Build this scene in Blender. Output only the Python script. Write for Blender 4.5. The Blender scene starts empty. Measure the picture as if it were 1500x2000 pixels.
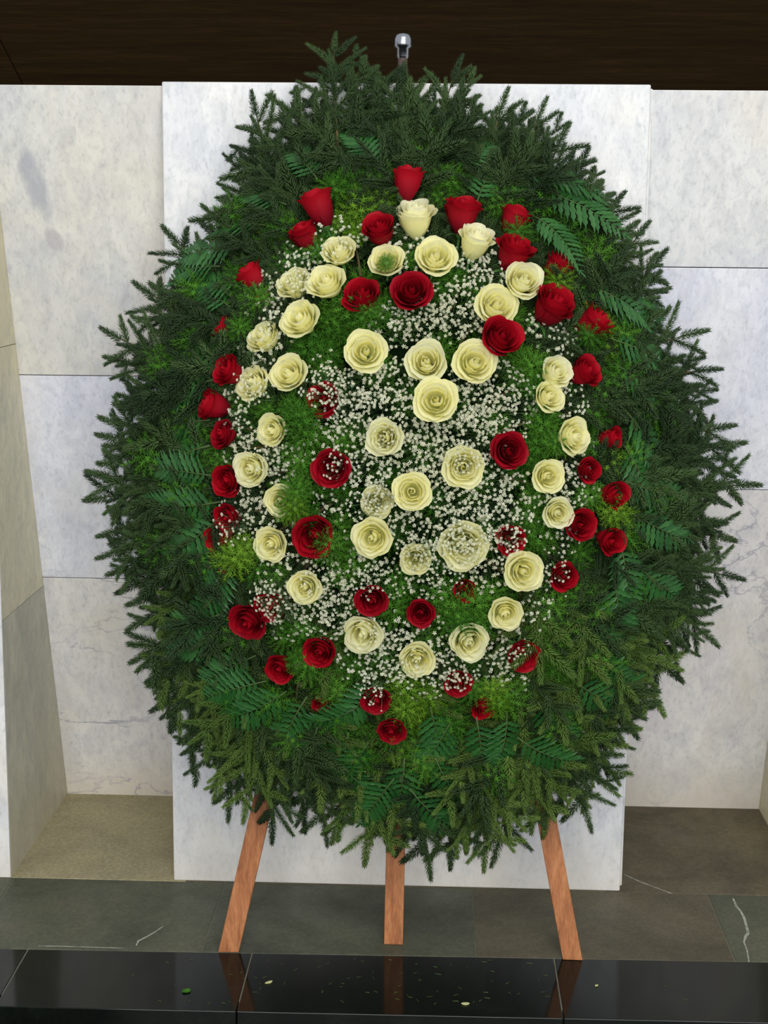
import bpy, math, random
from mathutils import Vector, Matrix, noise
random.seed(11)
R = random.Random(5)
SC = bpy.context.scene
COL = SC.collection

# ---------------------------------------------------------------- camera
F_PX = 2981.0
PITCH, YAW, ROLL = 0.1751, -0.0348, 0.0098
CAM = Vector((0.0, -3.4016, 1.5))
fw = Vector((math.sin(YAW) * math.cos(PITCH), math.cos(YAW) * math.cos(PITCH), -math.sin(PITCH)))
r0 = Vector((math.cos(YAW), -math.sin(YAW), 0.0)); u0 = r0.cross(fw)
cr, sr = math.cos(ROLL), math.sin(ROLL)
rt = r0 * cr + u0 * sr; up = u0 * cr - r0 * sr
cam_d = bpy.data.cameras.new('camera'); cam = bpy.data.objects.new('camera', cam_d); COL.objects.link(cam)
cam.matrix_world = Matrix(((rt.x, up.x, -fw.x, CAM.x), (rt.y, up.y, -fw.y, CAM.y), (rt.z, up.z, -fw.z, CAM.z), (0, 0, 0, 1)))
cam_d.sensor_fit = 'VERTICAL'; cam_d.sensor_height = 24.0; cam_d.lens = 24.0 * F_PX / 2000.0
cam_d.clip_start = 0.05
SC.camera = cam

# ---------------------------------------------------------------- world, lights, exposure
w = bpy.data.worlds.new('world'); SC.world = w; w.use_nodes = True
w.node_tree.nodes['Background'].inputs[0].default_value = (0.96, 0.98, 1.0, 1)
w.node_tree.nodes['Background'].inputs[1].default_value = 0.54
def area(name, loc, target, sx, sy, power, color):
    l = bpy.data.lights.new(name, 'AREA'); l.shape = 'RECTANGLE'; l.size = sx; l.size_y = sy
    l.energy = power; l.color = color
    o = bpy.data.objects.new(name, l); COL.objects.link(o); o.location = loc
    o.rotation_euler = (Vector(target) - Vector(loc)).to_track_quat('-Z', 'Y').to_euler()
    return o
area('ceiling_lamp', (0.4, -3.3, 3.9), (0, -0.1, 1.1), 2.2, 1.4, 66, (1.0, 0.98, 0.94))
area('front_fill', (0.5, -6.6, 2.1), (0, 0, 0.8), 4.5, 2.8, 290, (0.98, 0.99, 1.0))  # unseen broad front light, added behind the camera to flatten the lighting
SC.view_settings.view_transform = 'Standard'; SC.view_settings.look = 'None'
SC.view_settings.exposure = 0.0; SC.view_settings.gamma = 1.0
SC.view_settings.use_curve_mapping = False

# ---------------------------------------------------------------- helpers
def ray(px, py):
    return (fw + rt * ((px - 750) / F_PX) + up * ((1000 - py) / F_PX))
def on_y(px, py, Y):
    d = ray(px, py); return CAM + d * ((Y - CAM.y) / d.y)
def on_z(px, py, Z=0.0):
    d = ray(px, py); return CAM + d * ((Z - CAM.z) / d.z)
def project(p):
    d = p - CAM; k = d.dot(fw)
    return 750 + F_PX * d.dot(rt) / k, 1000 - F_PX * d.dot(up) / k

def mesh(name, verts, faces, mat=None, smooth=True):
    m = bpy.data.meshes.new(name); m.from_pydata([tuple(v) for v in verts], [], faces); m.update()
    if smooth: m.polygons.foreach_set('use_smooth', [True] * len(m.polygons))
    if mat: m.materials.append(mat)
    return m
def ob(name, me, parent=None, loc=None, mtx=None):
    o = bpy.data.objects.new(name, me); COL.objects.link(o)
    if parent: o.parent = parent
    if mtx is not None: o.matrix_basis = mtx
    if loc is not None: o.location = loc
    return o
def tag(o, label=None, cat=None, group=None, kind=None):
    if label: o['label'] = label
    if cat: o['category'] = cat
    if group: o['group'] = group
    if kind: o['kind'] = kind
    return o
def thing(name, label, cat, loc=(0, 0, 0), group=None):
    o = ob(name, None, loc=loc); o.empty_display_size = 0.05
    return tag(o, label, cat, group)
def structure(name):
    o = ob(name, None); o['kind'] = 'structure'; return o
def prism(name, pts, ext, mat, parent=None, bevel=0.003):
    """pts: planar polygon, ext: extrusion vector"""
    n = len(pts); e = Vector(ext)
    vs = [Vector(p) for p in pts] + [Vector(p) + e for p in pts]
    nrm = (vs[1] - vs[0]).cross(vs[2] - vs[1])
    fs = [tuple(range(n)), tuple(range(2 * n - 1, n - 1, -1))] + [(i + n, (i + 1) % n + n, (i + 1) % n, i) for i in range(n)]
    if nrm.dot(e) > 0: fs = [tuple(reversed(f)) for f in fs]
    o = ob(name, mesh(name, vs, fs, mat, smooth=False), parent)
    if bevel:
        b = o.modifiers.new('bevel', 'BEVEL'); b.width = bevel; b.segments = 2; b.limit_method = 'ANGLE'
    return o
def box(name, lo, hi, mat, parent=None, bevel=0.003):
    x0, y0, z0 = lo; x1, y1, z1 = hi
    return prism(name, [(x0, y0, z0), (x1, y0, z0), (x1, y1, z0), (x0, y1, z0)], (0, 0, z1 - z0), mat, parent, bevel)
def tube_data(pts, rads, n=6, V=None, Fc=None):
    V = [] if V is None else V; Fc = [] if Fc is None else Fc
    pts = [Vector(p) for p in pts]; b = len(V)
    for i, p in enumerate(pts):
        t = (pts[min(i + 1, len(pts) - 1)] - pts[max(i - 1, 0)]).normalized()
        a = t.cross(Vector((0.123, 0.31, 0.94)))
        if a.length < 1e-3: a = t.cross(Vector((1, 0, 0)))
        a.normalize(); c = t.cross(a); r = rads[i] if isinstance(rads, (list, tuple)) else rads
        for k in range(n):
            an = 2 * math.pi * k / n; V.append(p + (a * math.cos(an) + c * math.sin(an)) * r)
    for i in range(len(pts) - 1):
        for k in range(n):
            k2 = (k + 1) % n
            Fc.append((b + i * n + k, b + i * n + k2, b + (i + 1) * n + k2, b + (i + 1) * n + k))
    Fc.append(tuple(b + k for k in reversed(range(n)))); Fc.append(tuple(b + (len(pts) - 1) * n + k for k in range(n)))
    return V, Fc
def lathe(prof, n=24):
    V = []; Fc = []
    for r, z in prof:
        for k in range(n): V.append(Vector((r * math.cos(2 * math.pi * k / n), r * math.sin(2 * math.pi * k / n), z)))
    for i in range(len(prof) - 1):
        for k in range(n):
            k2 = (k + 1) % n; Fc.append((i * n + k, i * n + k2, (i + 1) * n + k2, (i + 1) * n + k))
    Fc.append(tuple(reversed(range(n)))); Fc.append(tuple((len(prof) - 1) * n + k for k in range(n)))
    return V, Fc
def frame(loc, zaxis, roll=0.0, scale=1.0, hint=Vector((0, 0, 1))):
    z = zaxis.normalized(); x = hint.cross(z)
    if x.length < 1e-3: x = Vector((1, 0, 0)).cross(z)
    x.normalize(); y = z.cross(x)
    m = Matrix((x, y, z)).transposed().to_4x4() @ Matrix.Rotation(roll, 4, 'Z')
    return Matrix.Translation(loc) @ m @ Matrix.Diagonal((scale, scale, scale, 1))
def copy_tree(o, mtx):
    c = o.copy(); COL.objects.link(c); c.matrix_basis = mtx
    for ch in kids[o.name]:
        d = ch.copy(); d.parent = c; COL.objects.link(d)
    return c
kids = {}

# ---------------------------------------------------------------- materials
def srgb(r, g, b):
    f = lambda c: (c / 255 / 12.92) if c / 255 <= 0.04045 else ((c / 255 + 0.055) / 1.055) ** 2.4
    return (f(r), f(g), f(b), 1)
class NT:
    def __init__(s, name):
        s.m = bpy.data.materials.new(name); s.m.use_nodes = True; s.t = s.m.node_tree; s.n = s.t.nodes
        s.b = s.n['Principled BSDF']
    def new(s, typ, **kw):
        x = s.n.new(typ)
        for k, v in kw.items():
            if isinstance(v, bpy.types.NodeSocket): s.t.links.new(v, x.inputs[k.replace('_', ' ')])
            elif k in ('operation', 'blend_type', 'data_type', 'wave_type', 'bands_direction', 'feature', 'noise_dimensions'): setattr(x, k, v)
            else: x.inputs[k.replace('_', ' ')].default_value = v
        return x
    def link(s, a, b): s.t.links.new(a, b)
    def ramp(s, fac, stops):
        x = s.n.new('ShaderNodeValToRGB'); s.link(fac, x.inputs[0]); e = x.color_ramp.elements
        while len(e) < len(stops): e.new(0.5)
        for i, (p, c) in enumerate(stops): e[i].position = p; e[i].color = c
        return x.outputs[0]
    def mix(s, fac, a, b, blend='MIX'):
        x = s.n.new('ShaderNodeMix'); x.data_type = 'RGBA'; x.blend_type = blend
        for v, i in ((fac, 0), (a, 6), (b, 7)):
            if isinstance(v, bpy.types.NodeSocket): s.link(v, x.inputs[i])
            else: x.inputs[i].default_value = v
        return x.outputs[2]
    def math(s, op, a, b=0.0):
        x = s.n.new('ShaderNodeMath'); x.operation = op
        for v, i in ((a, 0), (b, 1)):
            if isinstance(v, bpy.types.NodeSocket): s.link(v, x.inputs[i])
            else: x.inputs[i].default_value = v
        return x.outputs[0]
    def noise(s, vec, scale, detail=3, rough=0.55, dist=0.0):
        x = s.n.new('ShaderNodeTexNoise'); x.inputs['Scale'].default_value = scale; x.inputs['Detail'].default_value = detail
        x.inputs['Roughness'].default_value = rough; x.inputs['Distortion'].default_value = dist
        s.link(vec, x.inputs['Vector']); return x.outputs['Fac']
    def coord(s, rnd=True, scale=(1, 1, 1), rot=(0, 0, 0)):
        tc = s.n.new('ShaderNodeTexCoord'); v = tc.outputs['Object']
        if rnd:
            oi = s.n.new('ShaderNodeObjectInfo'); vm = s.n.new('ShaderNodeVectorMath'); vm.operation = 'MULTIPLY_ADD'
            s.link(v, vm.inputs[0]); vm.inputs[1].default_value = (1, 1, 1)
            sc_ = s.n.new('ShaderNodeVectorMath'); sc_.operation = 'SCALE'; sc_.inputs[0].default_value = (17, 31, 23)
            s.link(oi.outputs['Random'], sc_.inputs['Scale']); s.link(sc_.outputs[0], vm.inputs[2]); v = vm.outputs[0]
        mp = s.n.new('ShaderNodeMapping'); mp.inputs['Scale'].default_value = scale; mp.inputs['Rotation'].default_value = rot
        s.link(v, mp.inputs['Vector']); return mp.outputs[0]
    def bump(s, h, strength=0.2, dist=0.002):
        x = s.n.new('ShaderNodeBump'); x.inputs['Strength'].default_value = strength; x.inputs['Distance'].default_value = dist
        s.link(h, x.inputs['Height']); s.link(x.outputs[0], s.b.inputs['Normal'])

def marble(name, base, patch, stain, blotch=None, stain_z=0.0, rot=0.5, vein=None):
    n = NT(name); v = n.coord(True, (1.6, 1.6, 0.8), (0.0, rot, 0.3))
    big = n.ramp(n.noise(v, 2.2, 5, 0.6, 0.5), [(0.38, base), (0.62, patch)])
    mid = n.ramp(n.noise(v, 16, 5, 0.65, 0.6), [(0.40, (1, 1, 1, 1)), (0.68, (0.80, 0.81, 0.84, 1))])
    fine = n.ramp(n.noise(v, 70, 3, 0.7), [(0.50, (1, 1, 1, 1)), (0.76, (0.76, 0.77, 0.79, 1))])
    c = n.mix(1.0, big, mid, 'MULTIPLY'); c = n.mix(1.0, c, fine, 'MULTIPLY')
    st = n.ramp(n.noise(v, 3.3, 4, 0.6, 0.3), [(0.5, (0, 0, 0, 1)), (0.75, (1, 1, 1, 1))])
    c = n.mix(n.math('MULTIPLY', st, 0.55), c, stain)
    tc = n.n.new('ShaderNodeTexCoord'); sep = n.n.new('ShaderNodeSeparateXYZ'); n.link(tc.outputs['Object'], sep.inputs[0])
    # grime on the stone along its foot, where the floor is mopped
    zz = n.math('ADD', sep.outputs['Z'], n.math('MULTIPLY', n.noise(v, 9, 4), 0.10))
    g = n.ramp(zz, [(0.04, (1, 1, 1, 1)), (0.22, (0, 0, 0, 1))])
    c = n.mix(n.math('MULTIPLY', g, stain_z), c, stain)
    # sparse dark hairline veins
    if vein:
        d = n.noise(n.coord(True, (0.8, 0.8, 1.6), (0, -0.3, 0)), 3.0, 6, 0.55, 1.0)
        k = n.math('ABSOLUTE', n.math('SUBTRACT', d, 0.5)); vv = n.ramp(k, [(0.0, (1, 1, 1, 1)), (0.012, (0, 0, 0, 1))])
        msk = n.ramp(n.noise(v, 1.7, 2), [(0.48, (0, 0, 0, 1)), (0.62, (1, 1, 1, 1))])
        c = n.mix(n.math('MULTIPLY', n.math('MULTIPLY', vv, msk), vein), c, srgb(120, 122, 145))
    if blotch:
        for (bx, bz, sx, sz, tilt, col, amt) in blotch:
            dx = n.math('SUBTRACT', sep.outputs['X'], bx); dz = n.math('SUBTRACT', sep.outputs['Z'], bz)
            dx = n.math('ADD', dx, n.math('MULTIPLY', dz, tilt))
            nn = n.math('MULTIPLY', n.math('SUBTRACT', n.noise(v, 7, 4, 0.6), 0.5), 3.2)
            q = n.math('ADD', n.math('POWER', n.math('ABSOLUTE', n.math('DIVIDE', dx, sx)), 2.0), n.math('POWER', n.math('ABSOLUTE', n.math('DIVIDE', dz, sz)), 2.0))
            m_ = n.ramp(n.math('ADD', q, nn), [(0.35, (1, 1, 1, 1)), (1.15, (0, 0, 0, 1))])
            c = n.mix(n.math('MULTIPLY', m_, amt), c, col)
    n.link(c, n.b.inputs['Base Color']); n.b.inputs['Roughness'].default_value = 0.45
    n.b.inputs['Specular IOR Level'].default_value = 0.3
    n.bump(n.noise(v, 40, 3), 0.08, 0.002)
    return n.m

M = {}
M['marble_white'] = marble('marble_white', srgb(228, 227, 223), srgb(214, 216, 218), srgb(214, 206, 190), None, 0.6)
M['marble_cream'] = marble('marble_cream', srgb(222, 219, 208), srgb(206, 207, 208), srgb(208, 200, 186),
                           [(-0.915, 1.62, 0.032, 0.095, 0.22, srgb(160, 162, 170), 0.75), (-0.885, 1.50, 0.022, 0.03, 0.3, srgb(172, 168, 170), 0.6)], 0.0, 0.6)
M['marble_blue'] = marble('marble_blue', srgb(238, 238, 240), srgb(220, 222, 233), srgb(226, 221, 216), None, 0.0, 0.2, 0.5)
M['marble_low'] = marble('marble_low', srgb(234, 231, 225), srgb(222, 219, 218), srgb(214, 204, 186), None, 0.8, 0.4, 0.75)
M['marble_side'] = marble('marble_side', srgb(236, 229, 196), srgb(222, 216, 186), srgb(224, 212, 176), None, 0.2, 0.4)
M['marble_side_grey'] = marble('marble_side_grey', srgb(214, 210, 188), srgb(184, 184, 168), srgb(204, 192, 160), None, 0.3, 0.2, 0.3)

def stone(name, a, b, c_, rough=0.5, spec=0.3, scale=5, speck=None):
    n = NT(name); v = n.coord(True, (1, 1, 1))
    c = n.ramp(n.noise(v, scale, 6, 0.65, 0.4), [(0.3, a), (0.52, b), (0.72, c_)])
    f = n.ramp(n.noise(v, 120, 3, 0.7), [(0.4, (0.82, 0.82, 0.82, 1)), (0.7, (1.15, 1.15, 1.15, 1))])
    c = n.mix(1.0, c, f, 'MULTIPLY')
    if speck:
        s_ = n.ramp(n.noise(v, 26, 6, 0.75, 1.0), [(0.66, (0, 0, 0, 1)), (0.78, (1, 1, 1, 1))])
        msk = n.ramp(n.noise(v, 4.0, 2), [(0.5, (0, 0, 0, 1)), (0.66, (1, 1, 1, 1))])
        c = n.mix(n.math('MULTIPLY', n.math('MULTIPLY', s_, msk), 0.55), c, speck)
    n.link(c, n.b.inputs['Base Color'])
    rr = n.ramp(n.noise(v, 9, 4), [(0.3, (rough * 0.8,) * 3 + (1,)), (0.7, (min(1, rough * 1.2),) * 3 + (1,))])
    n.link(rr, n.b.inputs['Roughness']); n.b.inputs['Specular IOR Level'].default_value = spec
    return n.m
M['stone_olive'] = stone('stone_olive', srgb(152, 143, 114), srgb(168, 159, 126), srgb(178, 168, 130), 0.6, 0.2)
M['stone_brown'] = stone('stone_brown', srgb(82, 76, 60), srgb(102, 95, 75), srgb(114, 106, 82), 0.6, 0.2)
M['stone_grey'] = stone('stone_grey', srgb(66, 69, 56), srgb(84, 87, 71), srgb(98, 98, 80), 0.5, 0.25, 4, srgb(130, 130, 120))
M['stone_greybrown'] = stone('stone_greybrown', srgb(72, 67, 52), srgb(90, 84, 66), srgb(104, 97, 76), 0.5, 0.25, 4, srgb(134, 130, 118))
M['stone_black'] = stone('stone_black', srgb(8, 11, 9), srgb(14, 18, 14), srgb(22, 27, 22), 0.10, 0.22, 7)
M['joint'] = stone('joint_mortar', srgb(112, 110, 94), srgb(126, 122, 106), srgb(138, 132, 114), 0.8, 0.1)
M['vein'] = stone('pale_vein', srgb(120, 122, 108), srgb(168, 170, 156), srgb(196, 198, 184), 0.5, 0.2, 60)

def wood(name, a, b, c_, stretch, rough, spec=0.3, scale=14):
    n = NT(name); v = n.coord(True, stretch)
    c = n.ramp(n.noise(v, scale, 6, 0.6, 0.6), [(0.3, a), (0.5, b), (0.7, c_)])
    f = n.ramp(n.noise(v, scale * 6, 3, 0.6), [(0.35, (0.8, 0.8, 0.8, 1)), (0.65, (1.1, 1.1, 1.1, 1))])
    n.link(n.mix(1.0, c, f, 'MULTIPLY'), n.b.inputs['Base Color'])
    n.b.inputs['Roughness'].default_value = rough; n.b.inputs['Specular IOR Level'].default_value = spec
    n.bump(n.noise(v, scale * 4, 3), 0.15, 0.001)
    return n.m
M['wood_dark'] = wood('dark_veneer', srgb(24, 16, 5), srgb(30, 20, 6), srgb(37, 25, 9), (0.5, 1, 14), 0.7, 0.03, 6)
M['wood_leg'] = wood('orange_pine', srgb(136, 80, 44), srgb(164, 104, 62), srgb(184, 124, 78), (9, 9, 0.7), 0.55, 0.3, 6)
n = NT('chrome'); n.b.inputs['Base Color'].default_value = (0.45, 0.47, 0.52, 1); n.b.inputs['Metallic'].default_value = 1
n.b.inputs['Roughness'].default_value = 0.22; M['chrome'] = n.m
n = NT('steel_tube'); n.b.inputs['Base Color'].default_value = srgb(110, 95, 88); n.b.inputs['Metallic'].default_value = 0.6
n.b.inputs['Roughness'].default_value = 0.45; M['steel'] = n.m

def leafy(name, a, b, rough=0.45, trans=0.0, spec=0.3, hue_var=0.5, scale=60):
    n = NT(name); oi = n.n.new('ShaderNodeObjectInfo'); v = n.coord(True)
    f = n.math('ADD', n.math('MULTIPLY', oi.outputs['Random'], hue_var), n.math('MULTIPLY', n.noise(v, scale, 2), 1 - hue_var))
    c = n.ramp(f, [(0.2, a), (0.8, b)])
    n.link(c, n.b.inputs['Base Color']); n.b.inputs['Roughness'].default_value = rough
    n.b.inputs['Specular IOR Level'].default_value = spec
    if trans:
        t = n.n.new('ShaderNodeBsdfTranslucent'); n.link(c, t.inputs['Color'])
        mx = n.n.new('ShaderNodeMixShader'); mx.inputs[0].default_value = trans
        out = n.n['Material Output']; n.link(n.b.outputs[0], mx.inputs[1]); n.link(t.outputs[0], mx.inputs[2]); n.link(mx.outputs[0], out.inputs['Surface'])
    return n.m
M['spruce'] = leafy('spruce_needles', srgb(32, 54, 26), srgb(66, 90, 46), 0.5)
M['spruce_light'] = leafy('spruce_needles_pale', srgb(72, 100, 38), srgb(104, 130, 58), 0.5)  # paler, yellower green for some lower branches and the fallen needles
M['twig'] = leafy('spruce_twig', srgb(84, 74, 50), srgb(112, 98, 66), 0.8, 0, 0.1)
M['fern'] = leafy('fern_leaf', srgb(30, 80, 32), srgb(60, 112, 54), 0.35, 0.2, 0.5)
M['fern_stem'] = leafy('fern_stem', srgb(50, 74, 34), srgb(70, 90, 44), 0.6)
M['moss'] = leafy('asparagus_green', srgb(66, 124, 32), srgb(104, 164, 54), 0.55, 0.3, 0.2)
M['moss_yellow'] = leafy('asparagus_yellow', srgb(98, 150, 30), srgb(132, 178, 54), 0.55, 0.3, 0.2)
M['stem'] = leafy('green_stem', srgb(50, 92, 40), srgb(74, 116, 52), 0.5)
M['gyp'] = leafy('gypsophila', srgb(232, 232, 206), srgb(250, 250, 232), 0.7, 0.3, 0.1)
M['gyp_stem'] = leafy('gypsophila_stem', srgb(74, 104, 64), srgb(96, 124, 78), 0.6)
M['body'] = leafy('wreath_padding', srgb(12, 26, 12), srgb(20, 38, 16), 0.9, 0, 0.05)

def petal_mat(name, inner, outer, edge, sss, trans=0.25, spec=0.2, var=0.25, tint=None):
    n = NT(name); tc = n.n.new('ShaderNodeTexCoord'); sep = n.n.new('ShaderNodeSeparateXYZ')
    n.link(tc.outputs['Object'], sep.inputs[0])
    h = n.ramp(sep.outputs['Z'], [(0.05, outer), (0.45, inner), (0.85, edge)])
    v = n.coord(True)
    q = n.ramp(n.noise(v, 9, 4, 0.6), [(0.35, (0.93, 0.93, 0.93, 1)), (0.65, (1.0, 1.0, 1.0, 1))])
    c = n.mix(1.0, h, q, 'MULTIPLY')
    if tint:
        oi = n.n.new('ShaderNodeObjectInfo'); c = n.mix(n.math('MULTIPLY', oi.outputs['Random'], 0.5), c, tint, 'MULTIPLY')
    n.link(c, n.b.inputs['Base Color']); n.b.inputs['Roughness'].default_value = 0.6
    n.b.inputs['Specular IOR Level'].default_value = spec
    t = n.n.new('ShaderNodeBsdfTranslucent'); n.link(c, t.inputs['Color'])
    mx = n.n.new('ShaderNodeMixShader'); mx.inputs[0].default_value = trans
    out = n.n['Material Output']; n.link(n.b.outputs[0], mx.inputs[1]); n.link(t.outputs[0], mx.inputs[2]); n.link(mx.outputs[0], out.inputs['Surface'])
    return n.m
M['white_petal'] = petal_mat('white_petal', srgb(254, 251, 196), srgb(244, 246, 192), srgb(255, 255, 228), 0.1, 0.5, 0.15, tint=(1.0, 0.975, 0.84, 1))
M['red_petal'] = petal_mat('red_petal', srgb(150, 8, 28), srgb(104, 6, 24), srgb(176, 10, 30), 0.1, 0.2, 0.15, tint=(0.75, 0.7, 0.75, 1))

# ---------------------------------------------------------------- the setting
XL, XR, XNL, XNR, ZT, YB = -0.610, 0.4458, -1.000, 0.884, 1.838, 0.5575
def curb(x): return -0.357 + 0.018 * x          # front edge of the grey ledge
def brink(x): return -0.612 + 0.012 * x         # front edge of the polished slabs
fl = structure('floor')
def slab(x0, x1, ya, yb, mat, top=0.0, th=0.04, y_is_fn=True, bev=0.0015):
    g = 0.0009
    f = lambda y, x: y(x) if callable(y) else y
    p = [(x0 + g, f(ya, x0) + g, top - th), (x1 - g, f(ya, x1) + g, top - th), (x1 - g, f(yb, x1) - g, top - th), (x0 + g, f(yb, x0) - g, top - th)]
    return prism('stone_slab', p, (0, 0, th), mat, fl, bev)
slab(-1.06, XL + 0.03, -0.004, 0.62, M['stone_olive'])
slab(XR - 0.03, 1.35, -0.004, 0.62, M['stone_brown'])
slab(XL + 0.03, XR - 0.03, -0.004, 0.62, M['stone_brown'])
for a, b, m in ((-1.75, -0.99, 'stone_grey'), (-0.99, -0.488, 'stone_grey'), (-0.488, 0.10, 'stone_grey'), (0.10, 0.6506, 'stone_greybrown'), (0.6506, 1.35, 'stone_grey')):
    slab(a, b, curb, -0.004, M[m])
for a, b in ((-1.75, -0.86), (-0.86, -0.379), (-0.379, 0.2658), (0.2658, 0.93), (0.93, 1.5)):
    slab(a, b, brink, curb, M['stone_black'])
mo = box('mortar_bed', (-1.745, -0.57, -0.08), (1.345, 0.66, -0.0014), M['joint'], fl, 0); mo['label'] = 'pale mortar in the slab joints'
for a, b in ((-1.75, -0.86), (-0.86, -0.379), (-0.379, 0.2658), (0.2658, 0.93), (0.93, 1.5)):
    prism('riser_slab', [(a + .001, brink(a) + 0.012, -0.17), (b - .001, brink(b) + 0.012, -0.17), (b - .001, brink(b) + 0.05, -0.17), (a + .001, brink(a) + 0.05, -0.17)], (0, 0, 0.128), M['stone_black'], fl, 0.001)
for i in range(6):
    for j in range(7):
        box('hall_slab', (-2.4 + 0.8 * i + .002, -6.0 + 0.8 * j - 0.17 + .002, -0.20), (-1.6 + 0.8 * i - .002, -5.2 + 0.8 * j - 0.17 - .002, -0.17), M['stone_black'], fl, 0.001)

# slanted recess backs: foot at YB, head flush with the pier
def recess(name, x0, x1, zt, joints, mats):
    s = structure(name); y_top = 0.012; th = Vector((0, 0.03, 0.0))
    zs = [-0.002] + joints + [zt]
    for i in range(len(zs) - 1):
        f = lambda z: YB + (y_top - YB) * max(z, 0) / zt
        g = 0.0009
        a, b = zs[i] + g, zs[i + 1] - g
        prism('marble_slab', [(x0, f(a), a), (x1, f(a), a), (x1, f(b), b), (x0, f(b), b)], th, M[mats[i]], s, 0.0012)
    return s
def z_slant(px, py, zt):
    # height on the slanted plane seen at that pixel
    d = ray(px, py); k = (0.012 - YB) / zt
    t = (YB + k * CAM.z - CAM.y) / (d.y - k * d.z); return (CAM + d * t).z
zl = on_y(160, 165.5, 0.012).z; zr = on_y(1400, 175.5, 0.012).z
recess('wall_left', XNL, XL + 0.02, zl, [z_slant(160, 1129, zl), z_slant(110, 733, zl)], ['marble_low', 'marble_blue', 'marble_cream'])
recess('wall_right', XR - 0.02, XNR, zr, [z_slant(1490, 957, zr), z_slant(1420, 523, zr)], ['marble_low', 'marble_blue', 'marble_white'])
# cheeks of the recesses (triangular, two or three stones)
def cheek(name, x, sign, zt, cuts, mats):
    s = structure(name); zs = [-0.001] + cuts + [zt]
    f = lambda z: YB + (0.012 - YB) * max(z, 0) / zt
    for i in range(len(zs) - 1):
        a, b = zs[i] + 0.0008, zs[i + 1] - 0.0008
        prism('marble_slab', [(x, 0.0006, a), (x, f(a) + 0.02, a), (x, f(b) + 0.02, b), (x, 0.0006, b)], (0.03 * sign, 0, 0), M[mats[i]], s, 0.0)
    return s
def z_on_x(px, py, x):
    d = ray(px, py); return (CAM + d * ((x - CAM.x) / d.x)).z
cheek('wall_left_return', XNL, -1, zl, [z_on_x(60, 1165, XNL), z_on_x(20, 674, XNL)], ['marble_side_grey', 'marble_side', 'marble_side'])
cheek('wall_right_return', XNR, 1, zr, [z_on_x(1475, 1000, XNR)], ['marble_side', 'marble_side'])
# piers
s = structure('wall_center')
box('marble_slab', (XL, 0.0, 0.0), (XR, 0.028, ZT), M['marble_white'], s, 0.003)
box('marble_slab', (XL + 0.006, 0.029, 0.001), (XL + 0.03, 0.56, ZT - 0.012), M['marble_white'], s, 0.002)
box('marble_slab', (XR - 0.02, 0.029, 0.001), (XR + 0.008, 0.56, ZT - 0.006), M['marble_white'], s, 0.002)
s = structure('wall_left_pier')
box('marble_slab', (-1.75, -0.0, 0.0), (XNL - 0.0315, 0.028, zl), M['marble_white'], s, 0.002)
box('marble_slab', (XNL - 0.0345, -0.006, 0.0), (XNL, -0.0002, zl), M['marble_white'], s, 0.001)
s = structure('wall_right_pier')
box('marble_slab', (XNR + 0.0315, 0.0, 0.0), (1.35, 0.028, zr), M['marble_white'], s, 0.002)
box('marble_slab', (XNR, -0.006, 0.0), (XNR + 0.0345, -0.0002, zr), M['marble_white'], s, 0.001)
# ledge behind the marble and dark veneer wall over it
s = structure('trim_1')
box('ledge_slab', (-1.75, 0.045, zl - 0.06), (1.5, 0.62, zl - 0.03), M['stone_brown'], s, 0.002)
s = structure('wall_back')
a = on_y(-6, 66, 0.62); b = on_y(46, 168, 0.62)
sl = (b.x - a.x) / (b.z - a.z)
xa = lambda z: a.x + sl * (z - a.z)
g = 0.0012
prism('veneer_panel', [(-2.2, 0.62, 1.0), (xa(1.0) - g, 0.62, 1.0), (xa(3.2) - g, 0.62, 3.2), (-2.2, 0.62, 3.2)], (0, 0.03, 0), M['wood_dark'], s, 0.001)
prism('veneer_panel', [(xa(1.0) + g, 0.62, 1.0), (2.2, 0.62, 1.0), (2.2, 0.62, 3.2), (xa(3.2) + g, 0.62, 3.2)], (0, 0.03, 0), M['wood_dark'], s, 0.001)

# pale mineral veins lying in the ledge stone
def vein(pix, w0, parent, z=0.0004):
    P = [on_z(x, y, 0) for x, y in pix]; V = []; Fc = []
    for i, p in enumerate(P):
        t = (P[min(i + 1, len(P) - 1)] - P[max(i - 1, 0)]).normalized(); q = Vector((-t.y, t.x, 0))
        ww = w0 * (0.35 + 0.65 * math.sin(math.pi * (i + 0.5) / len(P))) * (0.6 + 0.8 * R.random())
        V += [p + q * ww + Vector((0, 0, z)), p - q * ww + Vector((0, 0, z)), p - q * ww - Vector((0, 0, 0.001)), p + q * ww - Vector((0, 0, 0.001))]
    for i in range(len(P) - 1):
        for k in range(4): Fc.append((4 * i + k, 4 * i + (k + 1) % 4, 4 * i + 4 + (k + 1) % 4, 4 * i + 4 + k))
    o = ob('mineral_vein', mesh('mineral_vein', V, Fc, M['vein'], False), parent); o['label'] = 'pale mineral vein in the stone'
    return o
vein([(319, 1809), (303, 1820), (288, 1829), (270, 1838), (266, 1847)], 0.0016, fl)
vein([(75, 1847.5), (120, 1848), (180, 1850), (240, 1852)], 0.0012, fl)
vein([(1432, 1755), (1438, 1770), (1446, 1779), (1453, 1792), (1457, 1806), (1461, 1822), (1456, 1830), (1453, 1840), (1459, 1856), (1463, 1880)], 0.0034, fl)
vein([(1219, 1708), (1250, 1722), (1290, 1737), (1314, 1746)], 0.0014, fl)

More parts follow.
